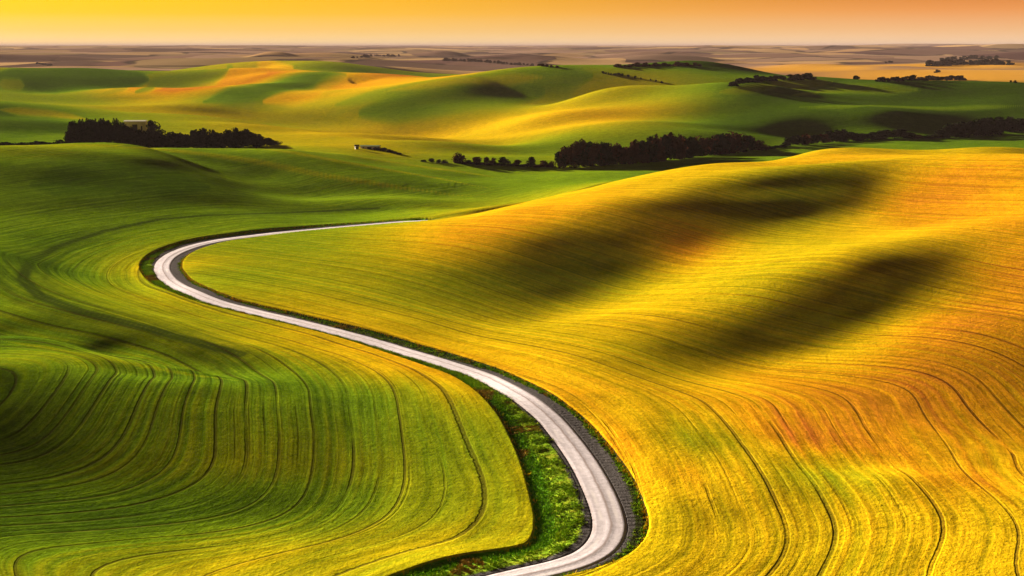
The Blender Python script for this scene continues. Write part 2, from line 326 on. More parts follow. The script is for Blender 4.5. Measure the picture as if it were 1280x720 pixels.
jit = np.stack([np.convolve(RNG.normal(0, 1, len(RP)+8), np.ones(9)/9, 'valid') for _ in range(6)], 1)*.35
RW = RW + jit*np.array([1, 1, .5, 1, 1.4, .4])
RW = np.sort(RW.reshape(-1, 2, 3), axis=2); RW[:, :, 0] = np.maximum(RW[:, :, 0], 2.75); RW[:, :, 1] = np.maximum(RW[:, :, 1], RW[:, :, 0]+.1); RW[:, :, 2] = np.maximum(RW[:, :, 2], RW[:, :, 1]+.25)

def near_road(x, y):
    """signed distance (right +), nearest sample"""
    d = np.empty(len(x)); kk = np.empty(len(x), int)
    for i in range(0, len(x), 20000):
        X, Y = x[i:i+20000, None], y[i:i+20000, None]
        k = ((X-RP[None, :, 0])**2+(Y-RP[None, :, 1])**2).argmin(1)
        ddx, ddy = X[:, 0]-RP[k, 0], Y[:, 0]-RP[k, 1]
        side = ddx*RN[k, 0]+ddy*RN[k, 1]; al = ddx*RT[k, 0]+ddy*RT[k, 1]
        al = np.where((k == 0) | (k == len(RP)-1), al, 0)
        d[i:i+20000] = np.sign(side)*np.sqrt(side**2+al**2); kk[i:i+20000] = k
    return d, kk

# ------------------------------------------------------------------ drilling rows: distance from the field edge, bent to the visible tracks
ROWS_L = [(105,(112,457),(92,491),(50,541),(17,566)),(68,(215,474),(200,507),(192,541),(175,574),(146,599),(60,616),(0,622)),(57,(254,478),(240,512),(237,549),(227,587),(204,607),(120,634),(0,645)),
          (38,(333,491),(337,545),(333,595),(317,624),(250,650),(100,662),(0,668)),(33,(354,495),(358,545),(354,599),(333,632),(280,657),(120,672),(0,680)),
          (22,(412,512),(421,553),(419,603),(400,641),(340,670),(200,684)),(19,(433,520),(437,587),(417,641),(370,672)),(12,(479,512),(485,578),(483,616),(450,660),(330,692))]
ROWS_R = [(15,(860,520),(906,582),(925,624),(944,670),(942,695),(929,712)),(22.5,(900,503),(937,541),(971,587),(992,624),(1008,666),(1004,695),(992,718)),
          (27,(942,507),(967,541),(987,578),(1017,616),(1040,662),(1037,691),(1021,718)),(32,(987,524),(1017,574),(1054,616),(1075,653),(1077,678)),
          (48,(1092,495),(1117,541),(1158,591),(1196,624),(1219,657),(1217,687),(1200,716)),(62,(1187,474),(1217,512),(1250,545),(1279,574))]
def near_arm(x, y):
    """distance from the road's lower arm alone, drawn on straight past the bend"""
    n = int(np.searchsorted(RPAR, 21)); k0 = np.arange(0, n, 4); e = RP[n-1][None]+np.arange(1, 60)[:, None]*6*np.array([[-.80, .60]])
    P = np.vstack([RP[k0], e]); k = ((x[:, None]-P[None, :, 0])**2+(y[:, None]-P[None, :, 1])**2).argmin(1)
    d = np.hypot(x-P[k, 0], y-P[k, 1]); dd, kk = near_road(x, y); return np.where(dd > 0, d, -d), np.minimum(k*4, n-1)
def fit_rows(lines, side):
    f = Fit(.15, 0)
    a, s = np.meshgrid(np.linspace(-.6, .6, 40), np.linspace(S0, math.log(1400), 44)); a, s = a.ravel(), s.ravel(); y = np.exp(s); x = a*y
    d, k = near_road(x, y) if side < 0 else near_arm(x, y); ok = d*side > 2
    i, w = rows_for(a[ok], s[ok]); f.add(i, w, np.abs(d[ok])-RW[k[ok], 0 if side > 0 else 1, 2], 4 + np.abs(d[ok])*.12)
    for L in lines:
        pp = np.array(L[1:], float); t = np.linspace(0, len(pp)-1, 3*len(pp))
        x, y = march(CH, np.interp(t, range(len(pp)), pp[:, 0]), np.interp(t, range(len(pp)), pp[:, 1]))
        i, w = rows_for(x/y, np.log(y)); f.add(i, w, np.full(len(x), L[0]), .5)
    return f.solve()
CROW = {-1: fit_rows(ROWS_L, -1), 1: fit_rows(ROWS_R, 1)}

# ------------------------------------------------------------------ node helpers
def new_mat(name):
    m = bpy.data.materials.new(name); m.use_nodes = True; nt = m.node_tree; nt.nodes.clear()
    out = nt.nodes.new('ShaderNodeOutputMaterial'); b = nt.nodes.new('ShaderNodeBsdfPrincipled')
    nt.links.new(b.outputs[0], out.inputs[0]); b.inputs['Roughness'].default_value = .95; b.inputs['Specular IOR Level'].default_value = 0
    return m, nt, b
class NB:
    def __init__(s, nt): s.nt = nt
    def put(s, sock, v):
        if isinstance(v, bpy.types.NodeSocket): s.nt.links.new(v, sock)
        else: sock.default_value = v
    def math(s, op, a, b=0.0, c=0.0, clamp=False):
        n = s.nt.nodes.new('ShaderNodeMath'); n.operation = op; n.use_clamp = clamp
        for i, v in enumerate((a, b, c)): s.put(n.inputs[i], v)
        return n.outputs[0]
    def attr(s, name):
        n = s.nt.nodes.new('ShaderNodeAttribute'); n.attribute_name = name; return n.outputs['Fac']
    def noise(s, vec, scale, detail=2, rough=.5, dim='3D', w=None):
        n = s.nt.nodes.new('ShaderNodeTexNoise'); n.noise_dimensions = dim
        if vec is not None and 'Vector' in n.inputs and dim != '1D': s.put(n.inputs['Vector'], vec)
        if w is not None: s.put(n.inputs['W'], w)
        n.inputs['Scale'].default_value = scale; n.inputs['Detail'].default_value = detail; n.inputs['Roughness'].default_value = rough
        return n.outputs[0]
    def maprange(s, v, a, b, c, d, smooth=True):
        n = s.nt.nodes.new('ShaderNodeMapRange'); n.interpolation_type = 'SMOOTHSTEP' if smooth else 'LINEAR'
        s.put(n.inputs[0], v)
        for i, q in enumerate((a, b, c, d)): s.put(n.inputs[i+1], q)
        return n.outputs[0]
    def mix(s, f, a, b, mode='MIX'):
        n = s.nt.nodes.new('ShaderNodeMix'); n.data_type = 'RGBA'; n.blend_type = mode
        s.put(n.inputs[0], f)
        s.put(n.inputs[6], a if isinstance(a, bpy.types.NodeSocket) else (*a, 1)); s.put(n.inputs[7], b if isinstance(b, bpy.types.NodeSocket) else (*b, 1))
        return n.outputs[2]
    def ramp(s, f, stops):
        n = s.nt.nodes.new('ShaderNodeValToRGB'); e = n.color_ramp.elements
        while len(e) < len(stops): e.new(.5)
        for i, (p_, c) in enumerate(stops): e[i].position = p_; e[i].color = (*c, 1)
        s.put(n.inputs[0], f); return n.outputs[0]
    def vec(s, x, y, z):
        n = s.nt.nodes.new('ShaderNodeCombineXYZ')
        for i, v in enumerate((x, y, z)): s.put(n.inputs[i], v)
        return n.outputs[0]
    def bump(s, h, strength, dist, normal=None):
        n = s.nt.nodes.new('ShaderNodeBump'); n.inputs['Strength'].default_value = strength; n.inputs['Distance'].default_value = dist
        s.put(n.inputs['Height'], h)
        if normal is not None: s.put(n.inputs['Normal'], normal)
        return n.outputs[0]

def terrain_material():
    m, nt, b = new_mat('field_ground'); N = NB(nt)
    pos = nt.nodes.new('ShaderNodeNewGeometry').outputs['Position']
    sx = nt.nodes.new('ShaderNodeSeparateXYZ'); nt.links.new(pos, sx.inputs[0]); X, Y = sx.outputs[0], sx.outputs[1]
    ripe_shade, row, verge, far = N.attr('ripe_shade'), N.attr('row'), N.attr('verge'), N.attr('far')
    near = N.maprange(Y, 450, 1300, 1, .12)
    swale = N.attr('swale')
    # crop colour
    big = N.noise(pos, .018, 3); mid = N.noise(pos, .09, 3); fine = N.noise(pos, .9, 3, .7)
    wob = N.math('ADD', row, N.math('MULTIPLY', mid, .8))
    strk = N.noise(None, .45, 3, .6, '1D', wob)
    along = N.noise(pos, .035, 2)
    r = N.math('ADD', ripe_shade, N.math('MULTIPLY', N.math('SUBTRACT', big, .5), .16))
    r = N.math('ADD', r, N.math('MULTIPLY', N.math('SUBTRACT', mid, .5), .10))
    r = N.math('ADD', r, N.math('MULTIPLY', N.math('MULTIPLY', N.math('SUBTRACT', strk, .5), .34), near))
    r = N.math('ADD', r, N.math('MULTIPLY', N.math('SUBTRACT', fine, .5), .12))
    col = N.ramp(N.math('DIVIDE', r, 1.2), [(0, (.025,.05,.004)), (.17, (.062,.118,.005)), (.29, (.122,.195,.006)), (.45, (.22,.235,.005)), (.58, (.34,.265,.004)), (.71, (.52,.32,.005)), (.83, (.56,.25,.006)), (.98, (.42,.12,.015))])
    # grain of the standing crop, and wheel tracks along the rows
    grain = N.noise(pos, 2.2, 4, .75)
    col = N.mix(1, col, N.ramp(N.math('ADD', N.math('MULTIPLY', grain, .6), N.math('MULTIPLY', fine, .4)), [(.3, (.6,.6,.6)), (.7, (1.32,1.32,1.32))]), 'MULTIPLY')
    fur = N.noise(N.vec(N.math('MULTIPLY', wob, .85), N.math('MULTIPLY', N.math('ADD', X, Y), .035), 0.0), 1, 3, .65)
    col = N.mix(near, col, N.mix(1, col, N.ramp(fur, [(.32, (.66,.66,.62)), (.66, (1.25,1.25,1.25))]), 'MULTIPLY'))
    blot = N.noise(pos, .25, 4, .7)
    col = N.mix(1, col, N.ramp(blot, [(.3, (.78,.80,.75)), (.7, (1.16,1.14,1.1))]), 'MULTIPLY')
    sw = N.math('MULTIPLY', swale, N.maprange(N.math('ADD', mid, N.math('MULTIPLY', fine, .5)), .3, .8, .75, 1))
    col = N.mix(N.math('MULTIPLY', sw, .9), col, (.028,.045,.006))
    def tracks(sp, warp, half, off):
        w = N.math('ADD', N.math('ADD', row, off), N.math('ADD', N.math('MULTIPLY', N.noise(None, .11, 0, .5, '1D', N.math('ADD', row, off)), warp), N.math('MULTIPLY', fine, .3)))
        q = N.math('DIVIDE', w, sp); fr = N.math('ABSOLUTE', N.math('SUBTRACT', N.math('FRACT', q), .5))
        wn = nt.nodes.new('ShaderNodeTexWhiteNoise'); wn.noise_dimensions = '1D'; nt.links.new(N.math('FLOOR', q), wn.inputs['W'])
        return N.maprange(N.math('DIVIDE', N.math('MULTIPLY', fr, sp), N.attr('rgrad')), half*.45, half, 1, 0), wn.outputs[0]
    line, per = tracks(8.3, 2.6, .38, 0)
    gate = N.maprange(N.math('ADD', N.noise(N.vec(N.math('MULTIPLY', X, .03), N.math('MULTIPLY', Y, .03), N.math('MULTIPLY', per, 9)), 1, 2), N.math('ADD', N.math('MULTIPLY', per, .35), N.maprange(row, 200, 260, 0, .16, False))), .55, .82, 0, 1)
    trknear = N.maprange(Y, 260, 520, 1, .1)
    line = N.math('MULTIPLY', N.math('MULTIPLY', line, gate), trknear)
    line2, per2 = tracks(4.1, 1.8, .24, 40)
    line2 = N.math('MULTIPLY', line2, N.maprange(N.math('ADD', along, N.math('MULTIPLY', per2, .3)), .6, .95, 0, .5))
    line2 = N.math('MULTIPLY', line2, trknear)
    trk = N.math('MAXIMUM', line, line2)
    col = N.mix(N.math('MULTIPLY', trk, .64), col, N.mix(.5, N.mix(1, col, (.35,.35,.3), 'MULTIPLY'), (.07,.04,.012)))
    # distant country: stubble, fallow and pasture in a patchwork
    pv = nt.nodes.new('ShaderNodeTexVoronoi'); pv.inputs['Scale'].default_value = 1
    dist = N.math('MULTIPLY', N.math('SUBTRACT', N.noise(pos, .0016, 3), .5), 1.1)
    N.put(pv.inputs['Vector'], N.vec(N.math('ADD', N.math('MULTIPLY', X, .0028), dist), N.math('ADD', N.math('MULTIPLY', Y, .0019), dist), 0.0))
    pc = nt.nodes.new('ShaderNodeSeparateColor'); nt.links.new(pv.outputs['Color'], pc.inputs[0])
    fcol = N.ramp(pc.outputs[0], [(0, (.07,.035,.035)), (.25, (.17,.10,.075)), (.45, (.27,.17,.12)), (.6, (.06,.035,.03)), (.74, (.40,.25,.12)), (.9, (.16,.11,.06)), (1, (.34,.20,.10))])
    pe = nt.nodes.new('ShaderNodeTexVoronoi'); pe.feature = 'DISTANCE_TO_EDGE'; pe.inputs['Scale'].default_value = 1; nt.links.new(pv.inputs['Vector'].links[0].from_socket, pe.inputs['Vector'])
    hedge = N.math('MULTIPLY', N.maprange(pe.outputs['Distance'], .02, .06, 1, 0), N.maprange(N.noise(pos, .0025, 2), .46, .56, 0, 1))
    fcol = N.mix(N.math('MULTIPLY', hedge, .85), fcol, (.02,.016,.014))
    gold = N.attr('fargold')
    fcol = N.mix(gold, fcol, N.mix(mid, (.52,.27,.03), (.42,.20,.03)))
    col = N.mix(far, col, fcol)
    # verge of the road
    av = N.math('ADD', N.math('ABSOLUTE', verge), N.math('MULTIPLY', N.math('SUBTRACT', N.noise(pos, .8, 3, .7), .5), .35))
    gravel = N.ramp(N.noise(pos, 3, 4, .8), [(.3, (.04,.036,.039)), (.7, (.095,.086,.092))])
    rough = N.ramp(N.noise(pos, .45, 4, .7), [(.3, (.09,.20,.01)), (.5, (.19,.29,.015)), (.66, (.26,.27,.02)), (.85, (.28,.18,.04))])
    lush = N.ramp(N.noise(pos, .9, 3, .7), [(.3, (.04,.12,.006)), (.7, (.09,.21,.01))])
    vc = N.mix(N.maprange(av, .92, 1.08, 0, 1), gravel, rough); vc = N.mix(N.maprange(av, 1.8, 2.15, 0, 1), vc, lush)
    dark = N.ramp(N.noise(pos, 1.2, 3, .7), [(.35, (.02,.018,.012)), (.7, (.035,.05,.012))])
    rv = N.mix(N.maprange(av, .95, 1.1, 0, 1), gravel, dark)
    vc = N.mix(N.math('GREATER_THAN', verge, 0), vc, rv)
    isv = N.maprange(N.math('ABSOLUTE', verge), 2.96, 3.02, 1, 0)
    col = N.mix(isv, col, vc)
    nt.links.new(col, b.inputs['Base Color'])
    hgt = N.math('ADD', N.math('MULTIPLY', grain, .5), N.math('MULTIPLY', fine, .6))
    hgt = N.math('SUBTRACT', hgt, N.math('MULTIPLY', trk, .8))
    hgt = N.math('ADD', hgt, N.math('MULTIPLY', N.math('MULTIPLY', strk, near), .5))
    nt.links.new(N.bump(hgt, .75, .5), b.inputs['Normal'])
    return m

# ------------------------------------------------------------------ terrain sheet
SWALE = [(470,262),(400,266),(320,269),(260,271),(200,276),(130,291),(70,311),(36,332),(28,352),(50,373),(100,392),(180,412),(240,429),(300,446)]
BANDS = [(.60, 2.0, (140,186),(190,190),(250,197),(320,208),(400,224.5),(500,239.5),(600,248)), (.58, 1.8, (320,188),(360,194.5),(420,205.5),(520,222.5),(620,238)), (.56, 1.8, (390,188),(450,199.5),(540,213.5),(630,224)), (.58, 2.2, (0,184),(80,183),(160,184)),  # pale bands paint lit rims of the left hill into the crop colour
         (.5, 3.0, (0,429),(60,438),(120,449),(180,461),(240,472),(310,481)), (.2, 14, (40,232),(150,226),(260,236)),  # pale band paints the near crest's light, dark band the left slope's shade
         (.22, 6, (255,131),(300,121),(350,111),(400,103),(432,97)), (.97, 6, (190,116),(245,104),(290,93),(335,86),(372,88)), (.97, 6.5, (330,131),(380,121),(430,109),(480,102),(560,98)),
         (.62, 3.5, (120,122),(190,104),(250,90),(310,80)), (.36, 5, (170,118),(230,103),(290,87)), (.16, 9, (0,93),(60,90),(120,92),(180,99)), (.16, 6, (40,108),(110,105),(185,101)), (.5, 3, (0,106),(30,107)),
         (.45, 4, (420,135),(520,112),(620,101)), (.6, 2.5, (440,142),(540,121),(660,108),(760,102)), (.3, 6, (450,146),(560,127),(680,116)), (.3, 5, (560,110),(660,98),(740,95)), (.66, 2, (480,118),(580,104),(680,97)),
         (.2, 6, (0,165),(50,160),(95,158)), (.2, 5, (0,148),(40,150),(85,157)), (.7, 2.5, (0,138),(60,143),(110,150)), (.5, 3, (900,116),(960,108),(1040,104)), (.45, 2.5, (990,120),(1060,112),(1150,113)), (.4, 2, (1000,135),(1090,133),(1180,137),(1280,133))]
def build_terrain():
    ys = [-400.0, -200, -60, 40, 100, 130, 148]; y = 150.0
    while y < 62000:
        ys.append(y); y += min(.62*y*y/(HC*F), .011*y) if y < 9000 else .02*y
    ys = np.array(ys)
    av = np.arange(-.385, .3851, 1.35/F); out = np.linspace(.39, .655, 70)
    av = np.concatenate([-out[::-1], av, out])
    ye = np.maximum(ys, 150.0)
    S = np.log(np.clip(ye, 150, 4100))
    Bs = dense((S-S0)/DD, NS); Ba = dense((av-A0)/DD, NA)
    Xg = av[:, None]*ye[None]; Yg = np.broadcast_to(ys[None], Xg.shape).copy(); Ye = np.broadcast_to(ye[None], Xg.shape)
    near = Ba @ CH @ Bs.T; k = np.clip((ye-2500)/900, 0, 1); k = (k*k*(3-2*k))[None]
    near = near + ridge_add(Xg, np.array(Ye)); Z = near*(1-k); jf = int(np.argmax(k[0] > 0)); Z[:, jf:] += far_height(Xg[:, jf:], Ye[:, jf:])*k[:, jf:]
    ripe_shade = np.clip(Ba @ CR @ Bs.T, .05, 1.12)
    st = 2300-700*np.clip((av-.17)/.04, 0, 1)[:, None]; fk = np.clip((ye[None]-st)/300, 0, 1)
    jb0, jb1 = int(np.searchsorted(ys, 240)), int(np.searchsorted(ys, 2600)); la = np.log(ye[jb0:jb1])
    for val, hw, *pp in BANDS:
        P = np.array(pp, float); t = np.linspace(0, len(P)-1, 110); bx, by = march(CH, np.interp(t, range(len(P)), P[:, 0]), np.interp(t, range(len(P)), P[:, 1])); ba, bl = bx/by, np.log(by)
        i0, i1 = np.searchsorted(av, ba.min()-.03), np.searchsorted(av, ba.max()+.03); sx_ = av[i0:i1]; dm = np.full((i1-i0, len(la)), 1e9)
        for q_ in range(110): dm = np.minimum(dm, (((sx_[:, None]-ba[q_])*F*.8)**2+((la[None]-bl[q_])*F*(HC-22)/math.exp(bl[q_])*2.0)**2)/(hw*min(1, .2+4*min(q_, 109-q_)/109))**2)
        wgt = np.clip(1.5-np.sqrt(dm), 0, 1.1)/1.1; wgt = wgt*wgt*(3-2*wgt); blk = ripe_shade[i0:i1, jb0:jb1]; blk += (val-blk)*wgt*.8
    # fields' row coordinate and the road verge
    nA, nY = Xg.shape; jn = int(np.searchsorted(ys, 1500)); j0 = int(np.searchsorted(ys, 140))
    row = np.zeros_like(Xg); verge = np.full_like(Xg, 10.)
    ca = np.arange(0, nA, 6); cj = np.arange(j0, jn, 6)
    cd, ck = near_road(Xg[np.ix_(ca, cj)].ravel(), Yg[np.ix_(ca, cj)].ravel()); cd = cd.reshape(len(ca), len(cj))
    ia = np.minimum(np.arange(nA)//6, len(ca)-1); ij = np.minimum((np.arange(nY)-j0).clip(0)//6, len(cj)-1)
    D = cd[np.ix_(ia, ij)]; D[:, jn:] = -50
    sgn = np.where(D > 0, 1., -1.); verge *= sgn
    rows_l, rows_r = Ba @ CROW[-1] @ Bs.T, Ba @ CROW[1] @ Bs.T
    sel = (np.abs(D) < 26); sel[:, :j0] = False; sel[:, jn:] = False
    I = np.nonzero(sel); d, kk = near_road(Xg[I], Yg[I])
    W = np.where((d > 0)[:, None], RW[kk, 0], RW[kk, 1]); ad = np.abs(d)
    w = np.select([ad < W[:, 0], ad < W[:, 1], ad < W[:, 2]], [ad/W[:, 0], 1+(ad-W[:, 0])/(W[:, 1]-W[:, 0]), 2+(ad-W[:, 1])/(W[:, 2]-W[:, 1])], 3+(ad-W[:, 2]))
    w = w+4.5*np.clip((RPAR[kk]-31.0)/.75, 0, 1)      # crop closes over the verge behind the hill
    verge[I] = np.sign(d)*np.minimum(w, 10); sg = sgn.copy(); sg[I] = np.sign(d)
    row = np.where(sg > 0, rows_r, rows_l+300)
    lny = np.log(ye); lny = lny+np.arange(nY)*1e-9; rgrad = np.zeros_like(Xg)
    for R_, msk in ((rows_r, sg > 0), (rows_l, sg <= 0)):
        ha = np.gradient(R_, av, axis=0); hs = np.gradient(R_[:, j0+3:], lny[j0+3:], axis=1); hs = np.concatenate([np.repeat(hs[:, :1], j0+3, 1), hs], 1)
        gq = np.hypot(ha, hs-av[:, None]*ha)/ye[None]; rgrad[msk] = gq[msk]
    rgrad = np.clip(rgrad, .12, 2)
    # bed of the road, ditch, and the standing crop's edge
    zr = RZ[kk]; f = np.clip((ad-3.2)/7.0, 0, 1); f = f*f*(3-2*f)
    z0 = Z[I]; z = zr*(1-f)+z0*f
    ditch = np.where(d < 0, -.22, -.1)*np.exp(-((w-2.3)/.6)**2); z += ditch
    z += np.where(ad < 2.45, -.10, 0)
    z += .55*np.clip((w-2.8)/.3, 0, 1)
    Z[I] = z
    out_ = ~sel; Z[out_] += .55*np.clip((2100-Ye[out_])/900, 0, 1)
    Z[:, :] += 0
    V = np.stack([Xg, Yg, Z], -1).reshape(-1, 3).astype(np.float32)
    idx = np.arange(nA*nY).reshape(nA, nY)
    Q = np.stack([idx[:-1, :-1], idx[1:, :-1], idx[1:, 1:], idx[:-1, 1:]], -1).reshape(-1, 4)
    me = bpy.data.meshes.new('terrain'); me.vertices.add(len(V)); me.vertices.foreach_set('co', V.ravel())
    me.loops.add(Q.size); me.loops.foreach_set('vertex_index', Q.ravel().astype(np.int32))
    me.polygons.add(len(Q)); me.polygons.foreach_set('loop_start', np.arange(0, Q.size, 4, dtype=np.int32))
    me.polygons.foreach_set('use_smooth', np.ones(len(Q), bool)); me.update(); me.validate()
    # broad golden stubble belts far off
    fg = np.zeros_like(Xg); aa = Xg/Ye
    for (u0, v0, ru, y0, ry0) in [(1180,0,170,2200,640),(1010,0,90,2900,500),(480,0,75,2300,330),(560,0,40,2300,200),(870,0,30,3000,260),(1180,0,130,3300,260)]:
        fg = np.maximum(fg, np.exp(-(((aa*F+640-u0)/ru)**4) - ((Ye-y0)/ry0)**4))
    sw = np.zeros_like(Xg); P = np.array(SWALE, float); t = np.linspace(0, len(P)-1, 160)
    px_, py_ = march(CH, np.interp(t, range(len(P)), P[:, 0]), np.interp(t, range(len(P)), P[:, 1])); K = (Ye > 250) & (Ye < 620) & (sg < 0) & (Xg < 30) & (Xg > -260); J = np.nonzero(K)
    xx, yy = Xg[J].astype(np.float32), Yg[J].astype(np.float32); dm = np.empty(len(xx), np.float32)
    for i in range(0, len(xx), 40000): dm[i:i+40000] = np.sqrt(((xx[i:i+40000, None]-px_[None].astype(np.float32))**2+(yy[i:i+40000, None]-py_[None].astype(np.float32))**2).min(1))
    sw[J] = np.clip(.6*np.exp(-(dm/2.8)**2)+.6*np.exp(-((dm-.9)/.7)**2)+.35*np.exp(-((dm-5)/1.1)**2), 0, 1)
    for nm, arr in (('swale', sw), ('rgrad', rgrad), ('ripe_shade', ripe_shade), ('row', row), ('verge', verge), ('far', fk), ('fargold', fg)):
        at = me.attributes.new(nm, 'FLOAT', 'POINT'); at.data.foreach_set('value', arr.ravel().astype(np.float32))
    o = bpy.data.objects.new('terrain', me); COL.objects.link(o); me.materials.append(terrain_material())
    o['kind'] = 'structure'; return o
build_terrain()

def ground_final(x, y):
    """ground level beside the road bed (crop step left out)"""
    z = ground(x, y); d, k = near_road(np.atleast_1d(np.asarray(x, float)), np.atleast_1d(np.asarray(y, float)))
    ad = np.abs(d); f = np.clip((ad-3.2)/7, 0, 1); f = f*f*(3-2*f); return RZ[k]*(1-f)+z*f

# ------------------------------------------------------------------ road surface
def build_road():
    offs = np.array([-2.42, -2.2, -1.7, -1.0, -.45, 0, .45, 1.0, 1.7, 2.2, 2.42]); crown = np.array([-.16, -.02, 0, -.035, .01, .045, .01, -.035, 0, -.02, -.16])
    n = len(RP); edge = np.stack([np.convolve(RNG.normal(0, 1, n+6), np.ones(7)/7, 'valid') for _ in range(2)], 1)*.12
    V = np.zeros((n, 11, 3)); O = np.tile(offs, (n, 1)); O[:, :2] += edge[:, :1]; O[:, -2:] += edge[:, 1:]
    V[:, :, 0] = RP[:, None, 0]+RN[:, None, 0]*O; V[:, :, 1] = RP[:, None, 1]+RN[:, None, 1]*O; V[:, :, 2] = RZ[:, None]+crown+.05
    idx = np.arange(n*11).reshape(n, 11)
    Q = np.stack([idx[:-1, :-1], idx[:-1, 1:], idx[1:, 1:], idx[1:, :-1]], -1).reshape(-1, 4)
    me = bpy.data.meshes.new('road'); me.from_pydata(V.reshape(-1, 3).tolist(), [], Q.tolist())
    if me.polygons[0].normal.z < 0: me.flip_normals()
    at = me.attributes.new('across', 'FLOAT', 'POINT'); at.data.foreach_set('value', O.ravel().astype(np.float32))
    me.polygons.foreach_set('use_smooth', np.ones(len(Q), bool))
    m, nt, b = new_mat('pale_gravel'); N = NB(nt); pos = nt.nodes.new('ShaderNodeNewGeometry').outputs['Position']
    ac = N.math('ADD', N.attr('across'), N.math('MULTIPLY', N.math('SUBTRACT', N.noise(pos, .25, 3), .5), .7))
    col = N.ramp(N.noise(pos, 1.1, 5, .75), [(.25, (.38,.345,.405)), (.75, (.70,.64,.75))])
    col = N.mix(N.math('MULTIPLY', N.maprange(N.math('ABSOLUTE', N.math('SUBTRACT', ac, .15)), .05, .3, 1, 0), .6), col, (.25,.18,.17))
    for tr in (-1.15, 1.2):
        col = N.mix(N.math('MULTIPLY', N.maprange(N.math('ABSOLUTE', N.math('SUBTRACT', ac, tr)), .1, .4, 1, 0), N.maprange(N.noise(pos, .12, 2), .4, .65, 0, .4)), col, (.86,.80,.84))
    col = N.mix(N.math('MULTIPLY', N.maprange(N.math('ABSOLUTE', N.math('SUBTRACT', N.math('ABSOLUTE', ac), 2.25)), 0, .5, 1, 0), .6), col, (.2,.16,.16))
    nt.links.new(col, b.inputs['Base Color']); nt.links.new(N.bump(N.noise(pos, 4, 4, .8), .4, .08), b.inputs['Normal'])
    me.materials.append(m); o = bpy.data.objects.new('road', me); COL.objects.link(o); o['kind'] = 'structure'
build_road()

# ------------------------------------------------------------------ light, sky, camera
def build_light():
    w = bpy.data.worlds.new('World'); sc.world = w; w.use_nodes = True; nt = w.node_tree; nt.nodes.clear(); N = NB(nt)
    out = nt.nodes.new('ShaderNodeOutputWorld'); bg = nt.nodes.new('ShaderNodeBackground'); nt.links.new(bg.outputs[0], out.inputs[0])
    sky = nt.nodes.new('ShaderNodeTexSky'); sky.sky_type = 'NISHITA'; sky.sun_disc = False; sky.sun_elevation = SUN_EL; sky.sun_rotation = -SUN_AZ
    sky.dust_density = 4; sky.air_density = 1.2
    g = nt.nodes.new('ShaderNodeNewGeometry').outputs['Incoming']
    sp = nt.nodes.new('ShaderNodeSeparateXYZ'); nt.links.new(g, sp.inputs[0])
    el = N.math('MULTIPLY', sp.outputs[2], -1.0); lr = N.math('MULTIPLY', sp.outputs[0], -1.0)
    left = N.ramp(N.math('MULTIPLY', el, 10), [(0, (1.1,.84,.42)), (.10, (1.0,.67,.18)), (.22, (.97,.60,.03)), (.34, (.93,.55,.008)), (.7, (.27,.16,.04)), (1, (.085,.062,.038))])
    right = N.ramp(N.math('MULTIPLY', el, 10), [(0, (1.1,.78,.48)), (.10, (1.0,.57,.27)), (.24, (.92,.36,.10)), (.34, (.74,.25,.05)), (.7, (.20,.10,.045)), (1, (.075,.052,.038))])
    tint = N.mix(N.maprange(lr, -.3, .36, 0, 1), left, right)
    base = N.mix(1, N.mix(1, sky.outputs[0], (.16,.16,.16), 'MULTIPLY'), (2.9,2.9,2.9), 'ADD')
    mul = N.mix(1, base, tint, 'MULTIPLY')
    nt.links.new(mul, bg.inputs[0]); bg.inputs[1].default_value = .05
    L = bpy.data.lights.new('sun', 'SUN'); L.energy = 5; L.angle = math.radians(.5); L.color = (1, .86, .62)
    o = bpy.data.objects.new('sun', L); COL.objects.link(o)
    d = Vector((SX*CE, SY*CE, math.sin(SUN_EL))); o.rotation_euler = d.to_track_quat('Z', 'Y').to_euler()
    c = bpy.data.cameras.new('camera'); c.sensor_width = 36; c.lens = F/1280*36; c.clip_end = 200000; c.clip_start = .5
    o = bpy.data.objects.new('camera', c); COL.objects.link(o); o.location = (0, 0, HC); o.rotation_euler = (math.pi/2-PITCH, 0, 0); sc.camera = o
    sc.view_settings.view_transform = 'Standard'; sc.view_settings.look = 'None'; sc.view_settings.gamma = 1; sc.view_settings.exposure = 2.62
    sc.render.engine = 'CYCLES'; sc.cycles.use_denoising = True; sc.cycles.max_bounces = 6; sc.cycles.volume_bounces = 1; sc.cycles.diffuse_bounces = 2
build_light()

# ------------------------------------------------------------------ building helpers for the things that stand on the land
def tag(o, label=None, cat=None, group=None, kind=None):
    for k, v in (('label', label), ('category', cat), ('group', group), ('kind', kind)):
        if v: o[k] = v
    return o
def link_mesh(name, verts, faces, mats, parent=None, midx=None, smooth=False):
    me = bpy.data.meshes.new(name); me.from_pydata(verts, [], faces)
    for m in (mats if isinstance(mats, (list, tuple)) else [mats]): me.materials.append(m)
    if midx is not None: me.polygons.foreach_set('material_index', midx)
    if smooth: me.polygons.foreach_set('use_smooth', [True]*len(me.polygons))
    o = bpy.data.objects.new(name, me); COL.objects.link(o); o.parent = parent; return o
def full_ground(x, y):
    x = np.atleast_1d(np.asarray(x, float)); y = np.atleast_1d(np.asarray(y, float)); return ground(x, y)+.55*np.clip((2100-y)/900, 0, 1)
YM = np.exp(np.linspace(math.log(160), math.log(30000), 2400))
def land(u, v):
    """where the sight line through a pixel first meets the land"""
    dx, ry, rz = ray(u, v); a = float(dx/ry); h = full_ground(a*YM, YM); g = HC+YM*float(rz/ry)-h
    k = int(np.argmax(g <= 0)); k = max(k, 1); f = g[k-1]/(g[k-1]-g[k]); y = YM[k-1]+f*(YM[k]-YM[k-1]); return a*y, y, float(full_ground(a*y, y)[0])
